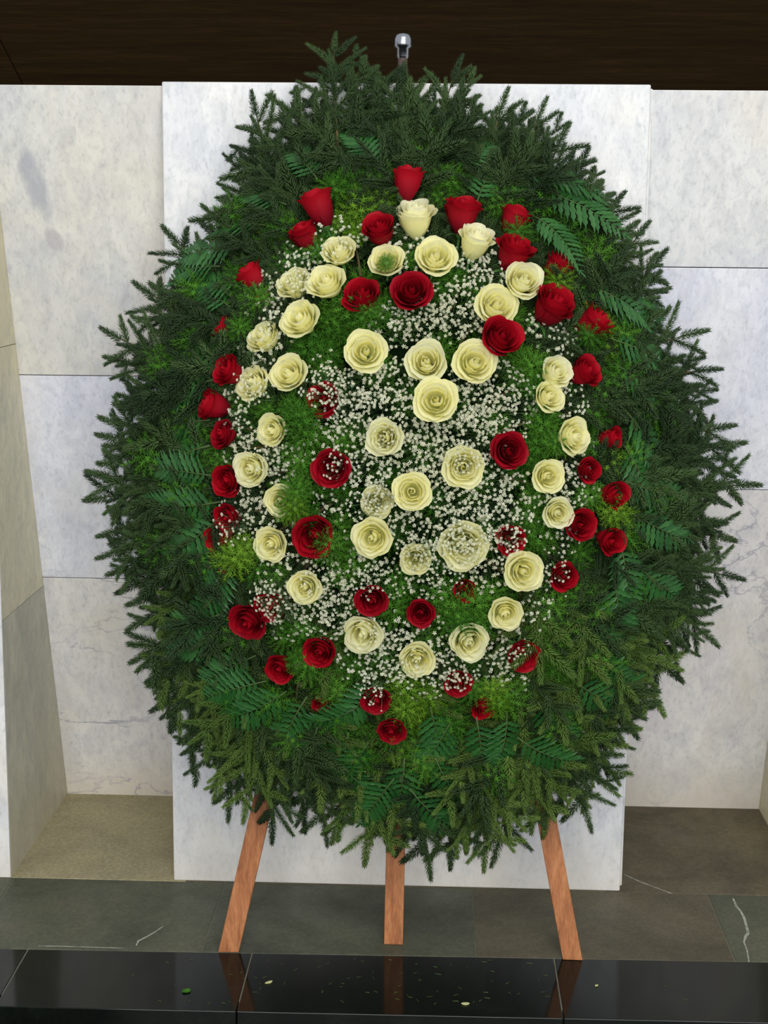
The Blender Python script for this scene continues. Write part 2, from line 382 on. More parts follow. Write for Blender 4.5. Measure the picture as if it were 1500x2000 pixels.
# ---------------------------------------------------------------- the easel
FL, FR_, FM = on_z(447, 1857), on_z(1118, 1872), on_z(768, 1850)
APEX_Y = -0.075
def leg_y(z): return -0.352 + (APEX_Y + 0.352) * z / 1.8
easel = thing('easel', 'orange pine easel of flat legs standing on the stone ledge, carrying the wreath', 'easel', loc=tuple(FM))
def plank(name, a, b, wd, th, parent, mat):
    """flat board from a (foot) to b (head), width in the picture's plane"""
    a = Vector(a); b = Vector(b); t = (b - a).normalized(); q = Vector((0, -1, 0)); q = (q - t * q.dot(t)).normalized(); s_ = t.cross(q)
    def cut(p, z):   # level sole
        out = []
        for sx, sy in ((-1, -1), (1, -1), (1, 1), (-1, 1)):
            c = p + s_ * (sx * wd / 2) + q * (sy * th / 2)
            if z is not None: c = c - t * ((c.z - z) / t.z)
            out.append(c)
        return out
    V = cut(a, 0.0005) + cut(b, None)
    V = [v - Vector(easel.location) for v in V]
    Fc = [(3, 2, 1, 0), (4, 5, 6, 7)] + [(i, (i + 1) % 4, (i + 1) % 4 + 4, i + 4) for i in range(4)]
    # rows along the board keep the edges straight
    o = ob(name, mesh(name, V, Fc, mat, False), parent)
    bv = o.modifiers.new('bevel', 'BEVEL'); bv.width = 0.0015; bv.segments = 2
    return o
def line_pt(foot, px, py, z_hint):
    for _ in range(6):
        p = on_y(px, py, leg_y(z_hint)); z_hint = p.z
    return p
HL = line_pt(FL, 506, 1600, 0.3); HR = line_pt(FR_, 1068, 1600, 0.3); HM = line_pt(FM, 771, 1690, 0.2)
def extend(a, b, z):
    p = a + (b - a) * ((z - a.z) / (b.z - a.z)); p.y = leg_y(z); return p
plank('leg', FL, extend(FL, HL, 1.3), 0.043, 0.018, easel, M['wood_leg'])
plank('leg', FR_, extend(FR_, HR, 1.3), 0.041, 0.018, easel, M['wood_leg'])
plank('leg', FM + Vector((0, 0.02, 0)), extend(FM, HM, 1.3) + Vector((0, 0.02, 0)), 0.041, 0.018, easel, M['wood_leg'])
# crossbars behind the wreath
for z in (0.62, 1.25):
    l = extend(FL, HL, z); r = extend(FR_, HR, z); y = l.y - 0.014
    o = box('crossbar', (min(l.x, r.x) - 0.04 - easel.location.x, y - 0.009 - easel.location.y, z - 0.02), (max(l.x, r.x) + 0.04 - easel.location.x, y + 0.009 - easel.location.y, z + 0.02), M['wood_leg'], easel, 0.001)
# steel mast with chrome cap
cap = on_y(787, 90, -0.045); base = Vector((cap.x - 0.002, -0.06, 1.2)); top = cap
V, Fc = tube_data([base - easel.location, top - easel.location], 0.0105, 16)
o = ob('mast', mesh('mast', V, Fc, M['steel']), easel); o['label'] = 'grey steel mast rising behind the wreath'
V, Fc = lathe([(0.011, -0.026), (0.0135, -0.022), (0.0135, -0.006), (0.0195, -0.002), (0.0205, 0.004), (0.0205, 0.014), (0.018, 0.021), (0.013, 0.025), (0.006, 0.027), (0.0008, 0.0275)], 28)
o = ob('cap', mesh('cap', V, Fc, M['chrome']), easel, loc=cap - easel.location); o['label'] = 'round chrome cap'

# ---------------------------------------------------------------- wreath body
CX, CY = 800, 915
OUT = [(650, 60), (790, 130), (870, 150), (1010, 185), (1150, 300), (1260, 430), (1330, 560), (1400, 760), (1455, 960), (1440, 1090), (1385, 1230), (1310, 1370), (1220, 1450), (1160, 1560), (1070, 1650), (940, 1690),
       (850, 1705), (715, 1680), (590, 1625), (440, 1590), (370, 1470), (310, 1330), (240, 1160), (185, 1020), (175, 920), (205, 820), (225, 640), (300, 550), (340, 450), (440, 360), (500, 290), (545, 180), (590, 120)]
POL = sorted((math.atan2(y - CY, x - CX), math.hypot(x - CX, y - CY)) for x, y in OUT)
def rim(th):
    th = (th + math.pi) % (2 * math.pi) - math.pi; n = len(POL)
    for i in range(n):
        a, ra = POL[i - 1]; b, rb = POL[i]
        if i == 0: a -= 2 * math.pi
        if a <= th <= b: return ra + (rb - ra) * (th - a) / (b - a + 1e-9)
    a, ra = POL[-1]; b, rb = POL[0]; return ra + (rb - ra) * (th - a) / (b + 2 * math.pi - a + 1e-9)
def surf(px, py, lift=0.0):
    """point on the domed front of the wreath: the board plane leans back, the dome bulges 0.2 m"""
    th = math.atan2(py - CY, px - CX); q = min(1.0, math.hypot(px - CX, py - CY) / rim(th))
    bulge = 0.055 + 0.19 * (1 - q ** 2.2)
    z = 1.0
    for _ in range(6):
        p = on_y(px, py, leg_y(z) - bulge - lift); z = p.z
    return p
def outward(px, py, k=1.0):
    th = math.atan2(py - CY, px - CX); q = min(1.1, math.hypot(px - CX, py - CY) / rim(th))
    c, s_ = math.cos(th), math.sin(th)
    tilt = k * q * (1.35 if s_ < 0 else 0.9)
    return (Vector((0, -1, 0.10)) * math.cos(tilt) + (Vector((1, 0, 0)) * c - Vector((0, 0, 1)) * s_) * math.sin(tilt)).normalized()

V = []; Fc = []; NR, NA = 9, 48
for back in (0, 1):
    for i in range(NR + 1):
        q = 0.72 * i / NR
        for k in range(NA):
            th = 2 * math.pi * k / NA - math.pi; r = rim(th) * q
            if back == 0:
                p = surf(CX + r * math.cos(th), CY + r * math.sin(th), -0.045 - 0.02 * (i / NR) ** 2)
                p = p + Vector((0, 1, 0)) * 0.012 * noise.noise(p * 22)
            else:
                p = surf(CX + r * math.cos(th), CY + r * math.sin(th), 0); p = Vector((p.x, leg_y(p.z) - 0.03, p.z))
            V.append(p)
N1 = (NR + 1) * NA
for i in range(NR):
    for k in range(NA):
        k2 = (k + 1) % NA
        Fc.append((i * NA + k, i * NA + k2, (i + 1) * NA + k2, (i + 1) * NA + k)); Fc.append((N1 + i * NA + k, N1 + (i + 1) * NA + k, N1 + (i + 1) * NA + k2, N1 + i * NA + k2))
for k in range(NA):
    k2 = (k + 1) % NA; Fc.append((NR * NA + k, NR * NA + k2, N1 + NR * NA + k2, N1 + NR * NA + k))
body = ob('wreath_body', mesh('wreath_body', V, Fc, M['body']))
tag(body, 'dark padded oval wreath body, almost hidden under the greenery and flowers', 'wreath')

# ---------------------------------------------------------------- spruce branches
def shoot_mesh(name, L, mat, side=0, seed=0, dens=2300):
    rr = random.Random(seed); V = []; Fc = []
    def one(a, d, L, bend):
        n_ = max(12, int(L * dens)); d = d.normalized(); s_ = d.cross(Vector((0, 0, 1))).normalized(); u = s_.cross(d)
        path = lambda t: a + d * (L * t) + bend * (L * t * t)
        tube_data([path(0), path(0.5), path(1)], [0.0016, 0.0012, 0.0007], 5, V, Fc)
        for i in range(n_):
            t = (i + rr.random()) / n_; an = i * 2.39996 + rr.uniform(-0.3, 0.3)
            rad = s_ * math.cos(an) + u * (math.sin(an) * 0.75 + 0.10)
            fwd = 0.50 + 1.0 * t * t
            nd = (rad + d * fwd).normalized(); ln = rr.uniform(0.0115, 0.0165) * (1 - 0.35 * t ** 3) * (0.75 + 0.25 * min(1, t * 6))
            o = path(t); tip = o + nd * ln + d * 0.001
            q = nd.cross(d); q = q.normalized() if q.length > 1e-4 else s_
            w_ = 0.00120; mid = o + nd * ln * 0.45; e = nd.cross(q).normalized() * w_ * 0.6
            b = len(V); V.extend([o, mid + q * w_, mid - q * w_, mid + e, tip])
            Fc.extend([(b, b + 1, b + 3), (b, b + 3, b + 2), (b + 1, b + 4, b + 3), (b + 3, b + 4, b + 2), (b, b + 2, b + 1), (b + 1, b + 2, b + 4)])
    X = Vector((1, 0, 0)); bend = Vector((0, rr.uniform(-.12, .12), rr.uniform(-.15, .05)))
    one(Vector((0, 0, 0)), X, L, bend)
    for k in range(side):
        t = 0.25 + 0.5 * k / max(1, side - 1) if side > 1 else 0.4
        sg = 1 if k % 2 else -1
        one(X * (L * t), Vector((0.75, sg * 0.75, rr.uniform(-.2, .2))), L * (0.5 - 0.2 * t), bend)
    return mesh(name, V, Fc, mat)
SH = {}
for key, mat in (('d', 'spruce'), ('l', 'spruce_light')):
    SH[key] = [shoot_mesh('shoot', 0.060, M[mat], 0, 1), shoot_mesh('shoot', 0.085, M[mat], 0, 2),
               shoot_mesh('shoot', 0.11, M[mat], 2, 3), shoot_mesh('shoot', 0.14, M[mat], 4, 4)]
SHL = [0.06, 0.085, 0.11, 0.14]
def branch_proto(key, seed, L=0.34):
    rr = random.Random(seed); root = ob('spruce_branch', None); root.empty_display_size = 0.03
    sag = rr.uniform(-0.05, 0.02); sway = rr.uniform(-0.05, 0.05)
    path = lambda t: Vector((L * t, sway * t * t, sag * t * t + 0.02 * math.sin(t * 3.1)))
    V, Fc = tube_data([path(i / 7) for i in range(8)], [0.0038 - 0.0026 * i / 7 for i in range(8)], 6)
    ch = [ob('stem', mesh('stem', V, Fc, M['twig']), root)]
    def put(t, ang, elev, idx, sc):
        tan = (path(min(1, t + 0.02)) - path(max(0, t - 0.02))).normalized(); lat = Vector((0, 0, 1)).cross(tan).normalized(); nz = tan.cross(lat)
        d = (tan * math.cos(ang) + lat * math.sin(ang)) * math.cos(elev) + nz * math.sin(elev)
        x = d.normalized(); y = nz.cross(x).normalized(); z = x.cross(y)
        m = Matrix.Translation(path(t)) @ Matrix((x, y, z)).transposed().to_4x4() @ Matrix.Diagonal((sc, sc, sc, 1))
        ch.append(ob('shoot', SH[key][idx], root, mtx=m))
    n_ = 11
    for i in range(n_):
        t = 0.14 + 0.78 * i / (n_ - 1); sg = 1 if i % 2 else -1
        ln = (0.15 * (1 - t) + 0.055) * rr.uniform(0.85, 1.15)
        idx = min(range(4), key=lambda k: abs(SHL[k] - ln)); put(t, sg * rr.uniform(0.6, 0.95), rr.uniform(-0.25, 0.35), idx, ln / SHL[idx])
    for t in (0.3, 0.55): put(t, rr.uniform(-.3, .3), rr.uniform(0.4, 0.8), 1, 0.9)
    put(0.45, 0.02, 0.02, 3, 0.9); put(0.72, 0.03, 0.02, 1, 1.0); put(0.97, 0.0, 0.0, 0, 1.0)
    kids[root.name] = ch
    return root
PB = {k: [branch_proto(k, 20 + i + (50 if k == 'l' else 0)) for i in range(5)] for k in 'dl'}
used_proto = set()
SECT = ['right side', 'right side below the middle', 'lower right by the right leg', 'bottom right of centre',
        'bottom left of centre', 'lower left by the left leg', 'left side below the middle', 'left side',
        'upper left side', 'top left', 'very top', 'top right', 'upper right side']
def branch(tip, base, lift_t, lift_b, key, layer, roll=0.0, length=None):
    pt = surf(*tip); pb = surf(*base)
    pt = Vector((pt.x, 0, pt.z)); pt = on_y(tip[0], tip[1], leg_y(surf(*tip).z) - lift_t)
    pb = surf(base[0], base[1], lift_b)
    d = pt - pb; L = d.length; x = d.normalized()
    nz = Vector((0, -1, 0.15)); nz = (nz - x * nz.dot(x)).normalized(); y = nz.cross(x)
    m = Matrix((x, y, nz)).transposed().to_4x4() @ Matrix.Rotation(roll, 4, 'X'); s_ = L / 0.385
    sy = min(max(s_, 0.8), 1.15)
    mtx = Matrix.Translation(pb) @ m @ Matrix.Diagonal((s_, sy, sy, 1))
    pr = R.choice(PB[key]); th = math.atan2(tip[1] - CY, tip[0] - CX) % (2 * math.pi)
    if pr.name in used_proto: o = copy_tree(pr, mtx)
    else: o = pr; o.matrix_basis = mtx; used_proto.add(pr.name)
    k = int(th / (2 * math.pi) * 13) % 13
    where = SECT[k]; shade = 'light green' if key == 'l' else 'dark green'
    if layer == 'outer': lab = f'{shade} spruce branch of the outer rim, {where}'
    else: lab = f'{shade} spruce branch inside the rim, {where}'
    tag(o, lab, 'branch', f'{shade} {layer} spruce branches, {where}')
    return o
TIPS = [(655, 42), (718, 118), (788, 128), (868, 128), (590, 140), (538, 172), (500, 275), (548, 232), (452, 338), (412, 405), (338, 440), (372, 470), (282, 545), (312, 520), (212, 625), (232, 665), (238, 735),
        (188, 815), (205, 868), (165, 925), (172, 975), (185, 1012), (195, 1072), (215, 1105), (238, 1165), (290, 1218), (330, 1250), (295, 1330), (345, 1410), (378, 1475), (400, 1520), (432, 1592), (478, 1600), (520, 1632), (560, 1610), (600, 1632),
        (650, 1640), (715, 1682), (760, 1680), (800, 1690), (850, 1706), (900, 1685), (945, 1695), (1000, 1668), (1040, 1620), (1080, 1650), (1110, 1610), (1162, 1572), (1150, 1520), (1172, 1465), (1222, 1440), (1250, 1400), (1292, 1390), (1312, 1362), (1300, 1310),
        (1385, 1275), (1355, 1215), (1375, 1195), (1442, 1150), (1455, 1082), (1430, 1040), (1472, 965), (1448, 920), (1440, 880), (1422, 805), (1400, 765), (1378, 690), (1345, 610), (1322, 522), (1280, 450), (1255, 408), (1190, 380), (1160, 308), (1125, 270), (1060, 235), (1028, 205), (1000, 178), (950, 190), (920, 165), (762, 140), (800, 152), (836, 140)]
for (x, y) in TIPS:
    th = math.atan2(y - CY, x - CX); r = math.hypot(x - CX, y - CY); rb = r - R.uniform(300, 370)
    thb = th + R.uniform(-0.10, 0.10)
    base = (CX + rb * math.cos(thb), CY + rb * math.sin(thb))
    if y > 1450: base = (x + (x - CX) * -0.10 + R.uniform(-15, 15), y - R.uniform(300, 350))
    elif y > 1150: base = (base[0], base[1] - 60)
    if y < 300: base = (x * 0.82 + CX * 0.18 + R.uniform(-20, 20), y + R.uniform(300, 350))
    key = 'l' if (y > 1380 and R.random() < 0.55) else 'd'
    branch((x, y), base, R.uniform(0.02, 0.07), -0.02, key, 'outer', R.uniform(-0.5, 0.5))
N_IN = 82
for i in range(N_IN):
    th = 2 * math.pi * (i + R.uniform(-0.3, 0.3)) / N_IN; f = (0.91, 0.83, 0.74)[i % 3] * R.uniform(0.97, 1.03)
    r = rim(th) * f; rb = r - R.uniform(230, 300); thb = th + R.uniform(-0.12, 0.12)
    tip = (CX + r * math.cos(th), CY + r * math.sin(th)); base = (CX + rb * math.cos(thb), CY + rb * math.sin(thb))
    if tip[1] > 1300: base = (tip[0] + R.uniform(-15, 15), tip[1] - R.uniform(250, 300))
    key = 'l' if (tip[1] > 1350 and R.random() < 0.7) else 'd'
    lt = 0.075
    branch(tip, base, lt + R.uniform(0, 0.03), -0.01, key, 'inner', R.uniform(-0.6, 0.6))

# ---------------------------------------------------------------- fern fronds
def leaflet_mesh(seed):
    rr = random.Random(seed); n_ = 7; V = [Vector((0, 0, 0))]; Fc = []
    rows = []
    for i in range(n_ + 1):
        t = i / n_; wd = 0.12 * math.sin(math.pi * (t * 0.86 + 0.12)) ** 0.8 * (1.25 if i % 2 else 0.72)
        b = len(V); c = Vector((t, 0, -0.12 * t * t)); V.extend([c + Vector((0.04, wd, 0.03)), c, c + Vector((0.04, -wd, 0.03))]); rows.append(b)
    b = len(V); V.append(Vector((1.10, 0, -0.16)))
    for i in range(n_):
        a, c = rows[i], rows[i + 1]; Fc += [(a, a + 1, c + 1, c), (a + 1, a + 2, c + 2, c + 1)]
    Fc += [(rows[-1], rows[-1] + 1, b), (rows[-1] + 1, rows[-1] + 2, b), (0, rows[0] + 1, rows[0]), (0, rows[0] + 2, rows[0] + 1)]
    return mesh('leaflet', V, Fc, M['fern'])
LF = [leaflet_mesh(i) for i in range(2)]
def fern_proto(seed):
    rr = random.Random(seed); L = 0.17; root = ob('fern_frond', None); root.empty_display_size = 0.03
    curl = rr.uniform(-0.03, 0.03); path = lambda t: Vector((L * t, curl * t * t, 0.018 * math.sin(t * 2.6) - 0.025 * t * t))
    V, Fc = tube_data([path(i / 6) for i in range(7)], [0.0018 - 0.0013 * i / 6 for i in range(7)], 5); ch = [ob('midrib', mesh('midrib', V, Fc, M['fern_stem']), root)]
    n_ = 13
    for i in range(n_):
        t = 0.12 + 0.84 * i / (n_ - 1); ln = 0.043 * math.sin(math.pi * (0.24 + 0.70 * t)) ** 1.1 + 0.004
        for sg in (-1, 1):
            an = sg * (1.05 - 0.35 * t) + rr.uniform(-0.06, 0.06)
            m = Matrix.Translation(path(t)) @ Matrix.Rotation(an, 4, 'Z') @ Matrix.Rotation(rr.uniform(-.2, .2), 4, 'X') @ Matrix.Diagonal((ln, ln * 0.95, ln, 1))
            ch.append(ob('leaflet', LF[i % 2], root, mtx=m))
    m = Matrix.Translation(path(0.97)) @ Matrix.Diagonal((0.022, 0.022, 0.022, 1)); ch.append(ob('leaflet', LF[0], root, mtx=m))
    kids[root.name] = ch; return root
PF = [fern_proto(i) for i in range(3)]
# (base px, base py, heading degrees: 0 right, 90 down, scale, lift)
FERNS = [(1040, 340, 20, 1.0), (1060, 370, 45, 1.1), (1040, 420, 60, 0.9), (990, 390, -60, 0.9), (930, 400, -75, 1.0), (1010, 350, -20, .9), (430, 640, 200, 0.9), (440, 700, 190, 1.1), (420, 740, 170, 1.0), (450, 600, 215, 0.9), (520, 440, 200, 0.9),
         (430, 520, 200, .9), (430, 980, 170, 1.1), (430, 1010, 140, 1.1), (440, 1040, 120, 1.0), (450, 1090, 110, 1.0), (420, 930, 190, 1.0), (430, 1150, 130, 1.1), (430, 1200, 160, 1.0), (1190, 660, 10, 1.0), (1200, 710, 30, 1.1), (1215, 760, 10, 1.1), (1220, 800, 45, 1.1),
         (1220, 870, 60, 1.0), (1210, 1060, 70, 1.0), (1240, 1100, 40, 1.0), (1200, 1130, 80, 1.1), (1170, 1200, 60, 1.0), (1120, 1330, 40, 1.1), (1100, 1360, 80, 1.0), (1050, 1370, 60, 1.0), (990, 1390, 90, 1.0), (930, 1400, 75, 1.0), (880, 1410, 110, 1.0), (1160, 1290, 30, 1.0),
         (600, 1360, 120, 1.1), (560, 1350, 140, 1.1), (520, 1330, 160, 1.0), (620, 1420, 110, 1.1), (680, 1430, 100, 1.1), (720, 1450, 120, 1.0), (660, 1480, 60, .9), (790, 1480, 90, 1.1), (770, 1520, 120, 1.0), (800, 1540, 60, 1.1), (850, 1480, 70, 1.0), (500, 1280, 150, 1.0), (450, 1260, 170, 1.0),
         (470, 480, 190, 1.), (470, 560, 200, .9), (410, 820, 180, 1.), (410, 870, 170, 1.1), (1220, 940, 20, 1.), (1230, 1000, 30, 1.), (560, 400, 215, .9), (620, 350, 240, .9), (880, 330, -50, .9), (740, 330, -110, .9), (1150, 560, 10, 1.), (1180, 600, -10, 1.), (700, 1380, 150, .9), (1010, 1440, 40, 1.0), (840, 1380, 80, 1.0), (740, 1330, 130, 1.0)]
usedf = set()
def clock(px, py):
    a = (math.degrees(math.atan2(px - CX, CY - py)) % 360) / 30; h = int(round(a)) % 12
    return ['twelve', 'one', 'two', 'three', 'four', 'five', 'six', 'seven', 'eight', 'nine', 'ten', 'eleven'][h]
for (x, y, hd, sc) in FERNS:
    a = math.radians(hd); d = Vector((math.cos(a), 0, -math.sin(a)))
    p = surf(x, y, 0.055); nrm = outward(x, y, 0.8); d = (d - nrm * d.dot(nrm)).normalized(); yv = nrm.cross(d)
    m = Matrix.Translation(p) @ Matrix((d, yv, nrm)).transposed().to_4x4() @ Matrix.Rotation(R.uniform(-.25, .25), 4, 'X') @ Matrix.Diagonal((sc, sc, sc, 1))
    pr = R.choice(PF)
    if pr.name in usedf: o = copy_tree(pr, m)
    else: o = pr; o.matrix_basis = m; usedf.add(pr.name)
    tag(o, f"glossy dark green fern frond at {clock(x, y)} o'clock on the wreath", 'fern', f"fern fronds at {clock(x, y)} o'clock on the wreath")

# ---------------------------------------------------------------- soft asparagus-fern tufts
def tuft_mesh(seed, mat, n_tw=42, rad=0.042):
    rr = random.Random(seed); V = []; Fc = []
    for i in range(n_tw):
        z = 1 - 1.25 * (i + 0.5) / n_tw; an = i * 2.39996; q = math.sqrt(max(0, 1 - z * z))
        d = Vector((q * math.cos(an), q * math.sin(an), max(z, -0.1) * 0.75)).normalized(); L = rad * rr.uniform(0.7, 1.1)
        s_ = d.cross(Vector((0.3, 0.2, 0.9))).normalized(); u = s_.cross(d)
        for k in range(22):
            t = 0.25 + 0.75 * (k + rr.random()) / 22; a2 = k * 2.39996
            nd = (s_ * math.cos(a2) + u * math.sin(a2) + d * 0.8).normalized(); ln = rr.uniform(0.007, 0.012)
            o = d * (L * t); tip = o + nd * ln; qv = nd.cross(d).normalized() * 0.0011; e = nd.cross(qv).normalized() * 0.0008; b = len(V)
            V.extend([o + qv, o - qv, o + e, tip]); Fc.extend([(b, b + 1, b + 3), (b + 1, b + 2, b + 3), (b + 2, b, b + 3)])
    return mesh('needles', V, Fc, mat)
V, Fc = [], []
for k in range(5):
    a = k * 1.25; tube_data([(0, 0, -0.05), (0.006 * math.cos(a), 0.006 * math.sin(a), -0.01), (0.02 * math.cos(a), 0.02 * math.sin(a), 0.014)], [0.0016, 0.0012, 0.0007], 5, V, Fc)
TST = mesh('stem', V, Fc, M['stem'])
def tuft_proto(seed, mat):
    root = ob('asparagus_fern_sprig', None); root.empty_display_size = 0.02
    a = ob('stem', TST, root); b = ob('needles', tuft_mesh(seed, mat), root); b['kind'] = 'stuff'
    kids[root.name] = [a, b]; return root
PT = {'g': [tuft_proto(i, M['moss']) for i in range(3)], 'y': [tuft_proto(i + 9, M['moss_yellow']) for i in range(2)]}
TUFTS = [(540, 452, 1.0, 'y', 0), (570, 445, .9, 'y', 0), (515, 475, .9, 'g', 0), (700, 410, 1.2, 'y', 0), (740, 395, 1., 'y', 0), (700, 455, .9, 'y', 0), (660, 440, .8, 'y', 0), (620, 490, .9, 'g', .03), (680, 600, 1.2, 'g', .02), (660, 640, 1.1, 'g', .0), (715, 620, 1.1, 'g', .03), (640, 620, .9, 'g', .0), (720, 605, .7, 'g', .05),
    (700, 660, 1., 'g', 0), (880, 545, 1., 'g', .0), (865, 560, .8, 'g', 0), (1010, 452, .9, 'g', .04), (1050, 470, 1., 'g', 0), (1110, 480, .9, 'g', 0), (1090, 548, .9, 'y', .05), (1120, 570, 1., 'g', 0), (1150, 655, .9, 'g', .05), (1190, 680, 1., 'y', .0), (1215, 650, 1., 'g', 0), (1215, 700, .9, 'g', 0),
    (505, 585, 1., 'g', .04), (480, 560, .9, 'g', .02), (468, 640, .8, 'g', .05), (450, 580, 1., 'g', 0), (445, 670, .9, 'g', .03), (600, 680, 1., 'g', .02), (640, 690, 1.1, 'g', 0), (625, 720, .8, 'g', 0), (1040, 715, 1., 'g', .03), (1020, 745, .9, 'g', .0), (1045, 760, .8, 'g', .03), (1010, 700, .9, 'g', 0), (590, 815, 1.1, 'g', .05), (600, 850, 1.1, 'g', .04), (570, 800, .8, 'g', .03),
    (620, 880, 1.1, 'g', 0), (590, 900, 1., 'g', .02), (610, 940, 1.1, 'g', .0), (580, 960, .9, 'g', .05), (575, 990, .9, 'y', .05), (600, 1010, .9, 'g', .03), (560, 1000, .7, 'y', .04), (1060, 830, 1.1, 'g', .03), (1050, 870, 1.1, 'g', .02), (1085, 865, .8, 'g', .05), (1040, 900, .9, 'g', 0), (1180, 770, 1.2, 'g', 0), (1200, 740, 1., 'g', 0), (1160, 810, 1.1, 'g', 0), (1150, 870, 1.2, 'g', 0), (1190, 900, 1., 'y', .0), (1150, 970, .9, 'g', .03),
    (1195, 1000, 1., 'y', .04), (1215, 1010, .9, 'y', .03), (1040, 970, 1., 'g', 0), (1030, 1010, 1., 'g', 0), (1050, 1050, 1.1, 'g', 0), (1130, 1080, 1., 'g', 0), (460, 1090, 1.2, 'y', .05), (480, 1075, .9, 'y', .04), (440, 1082, .8, 'y', .05), (500, 1110, 1., 'g', .02), (460, 1140, 1., 'g', 0), (540, 1120, 1., 'g', 0),
    (645, 1065, 1., 'g', .05), (660, 1030, 1., 'g', .0), (690, 1085, 1.2, 'g', .0), (670, 1120, .9, 'g', 0), (780, 1145, 1.1, 'g', 0), (770, 1190, 1.1, 'g', 0), (870, 1170, 1.3, 'g', .01), (890, 1200, 1.2, 'g', .02), (930, 1180, 1.1, 'g', .03), (940, 1215, 1., 'g', .03), (900, 1215, .9, 'g', .05), (960, 1160, 1., 'g', 0),
    (1080, 1180, 1.2, 'g', 0), (1120, 1160, 1., 'g', 0), (1060, 1220, 1.1, 'g', 0), (1105, 1230, 1.2, 'g', 0), (1140, 1200, 1., 'g', 0), (1080, 1270, 1.1, 'g', 0), (1070, 1310, 1.1, 'g', 0), (590, 1235, 1.1, 'g', .02), (560, 1240, 1., 'g', 0), (600, 1300, 1., 'g', .05), (640, 1320, 1.2, 'g', 0), (690, 1300, 1., 'g', 0), (660, 1350, 1., 'g', .02), (585, 1290, .8, 'g', .05),
    (790, 1345, 1.1, 'y', .02), (790, 1385, 1., 'y', .03), (815, 1400, 1., 'y', .0), (840, 1360, 1.1, 'y', 0), (860, 1410, 1., 'g', 0), (960, 1345, 1., 'y', .03), (925, 1345, .9, 'g', .03), (970, 1375, .8, 'y', .04), (1010, 1340, 1., 'g', 0), (820, 1450, 1.1, 'g', 0), (790, 1470, 1., 'y', 0), (830, 1490, 1., 'y', 0), (700, 1420, .9, 'g', 0),
    (720, 1480, .8, 'g', 0), (840, 300, 1.2, 'g', 0), (880, 320, 1.1, 'g', 0), (860, 350, 1., 'g', 0), (740, 350, 1.1, 'g', 0), (700, 370, 1., 'g', 0), (970, 400, 1., 'g', 0), (940, 370, 1., 'g', 0), (860, 385, .9, 'g', 0), (400, 720, 1., 'g', 0), (395, 880, 1.2, 'g', 0), (390, 830, 1.1, 'g', 0), (400, 940, 1.1, 'g', 0), (400, 990, 1.1, 'g', 0), (390, 1040, 1., 'g', 0), (480, 760, .9, 'g', 0), (475, 790, .9, 'g', 0),
    (430, 900, 1., 'g', 0), (425, 760, 1., 'g', 0), (560, 510, 1., 'g', 0), (580, 500, .9, 'g', 0), (640, 460, .8, 'g', 0), (800, 510, .8, 'g', 0), (755, 515, .5, 'g', .07), (960, 690, .8, 'g', 0), (1000, 620, .9, 'g', 0), (750, 600, 1., 'g', 0), (660, 860, 1., 'g', 0), (1110, 1270, 1.0, 'g', 0), (690, 1240, .9, 'g', 0), (860, 790, .9, 'g', 0), (560, 890, .9, 'g', 0), (520, 800, .8, 'g', 0), (1180, 640, .8, 'y', .03), (1240, 870, 1.0, 'g', 0), (1225, 930, 1., 'g', 0)]
for i in range(70):
    a_ = i * 2.39996; q_ = math.sqrt((i + 0.5) / 70)
    TUFTS.append((795 + 385 * q_ * math.cos(a_), 880 + 540 * q_ * math.sin(a_), 1.15, 'g', -0.03))
for i in range(46):
    a_ = 2 * math.pi * i / 46; q_ = (1.12, 1.26)[i % 2] * R.uniform(0.95, 1.05)
    if 890 + 500 * q_ * math.sin(a_) > 340: TUFTS.append((795 + 385 * q_ * math.cos(a_), 890 + 500 * q_ * math.sin(a_), R.uniform(1.0, 1.3), 'g', 0.02))
usedt = set()
def place(px, py, lift, sc, pool, usedset, k=0.8, jitter=0.3):
    p = surf(px, py, lift); nrm = outward(px, py, k); nrm = (nrm + Vector([R.uniform(-jitter, jitter) for _ in range(3)])).normalized()
    m = frame(p, nrm, R.uniform(0, 6.28), sc); pr = R.choice(pool)
    if pr.name in usedset: return copy_tree(pr, m)
    pr.matrix_basis = m; usedset.add(pr.name); return pr
def ring(px, py):
    q = math.hypot((px - 795) / 400, (py - 870) / 560)
    return 'near the middle' if q < 0.42 else ('among the flowers' if q < 0.8 else 'at the edge of the flowers')
for (x, y, sc, kd, lf) in TUFTS:
    o = place(x, y, lf + 0.005, sc, PT[kd], usedt)
    c = 'yellow-green' if kd == 'y' else 'bright green'
    tag(o, f"{c} asparagus fern sprig {ring(x, y)}, at {clock(x, y)} o'clock", 'foliage', f"{c} asparagus fern {ring(x, y)} at {clock(x, y)} o'clock")

# ---------------------------------------------------------------- baby's breath
def blossom(V, Fc, c, d, r, rr):
    d = d.normalized(); s_ = d.cross(Vector((0.2, 0.5, 0.8))).normalized(); u = s_.cross(d)
    a0 = rr.uniform(0, 6.28)
    for (n_, rad, h, ph) in ((5, 1.0, 0.25, 0), (4, 0.62, 0.75, 0.6)):
        for k in range(n_):
            a = a0 + ph + 2 * math.pi * k / n_; w_ = 2.9 / n_
            p = lambda an, q, hh: c + (s_ * math.cos(an) + u * math.sin(an)) * (r * q) + d * (r * hh)
            b = len(V); V.extend([c, p(a - w_ * 0.5, rad * 0.85, h), p(a, rad, h + 0.25), p(a + w_ * 0.5, rad * 0.85, h), p(a, rad * 0.4, h + 0.45)])
            Fc.extend([(b, b + 1, b + 2), (b, b + 2, b + 3), (b + 1, b + 4, b + 2), (b + 2, b + 4, b + 3)])
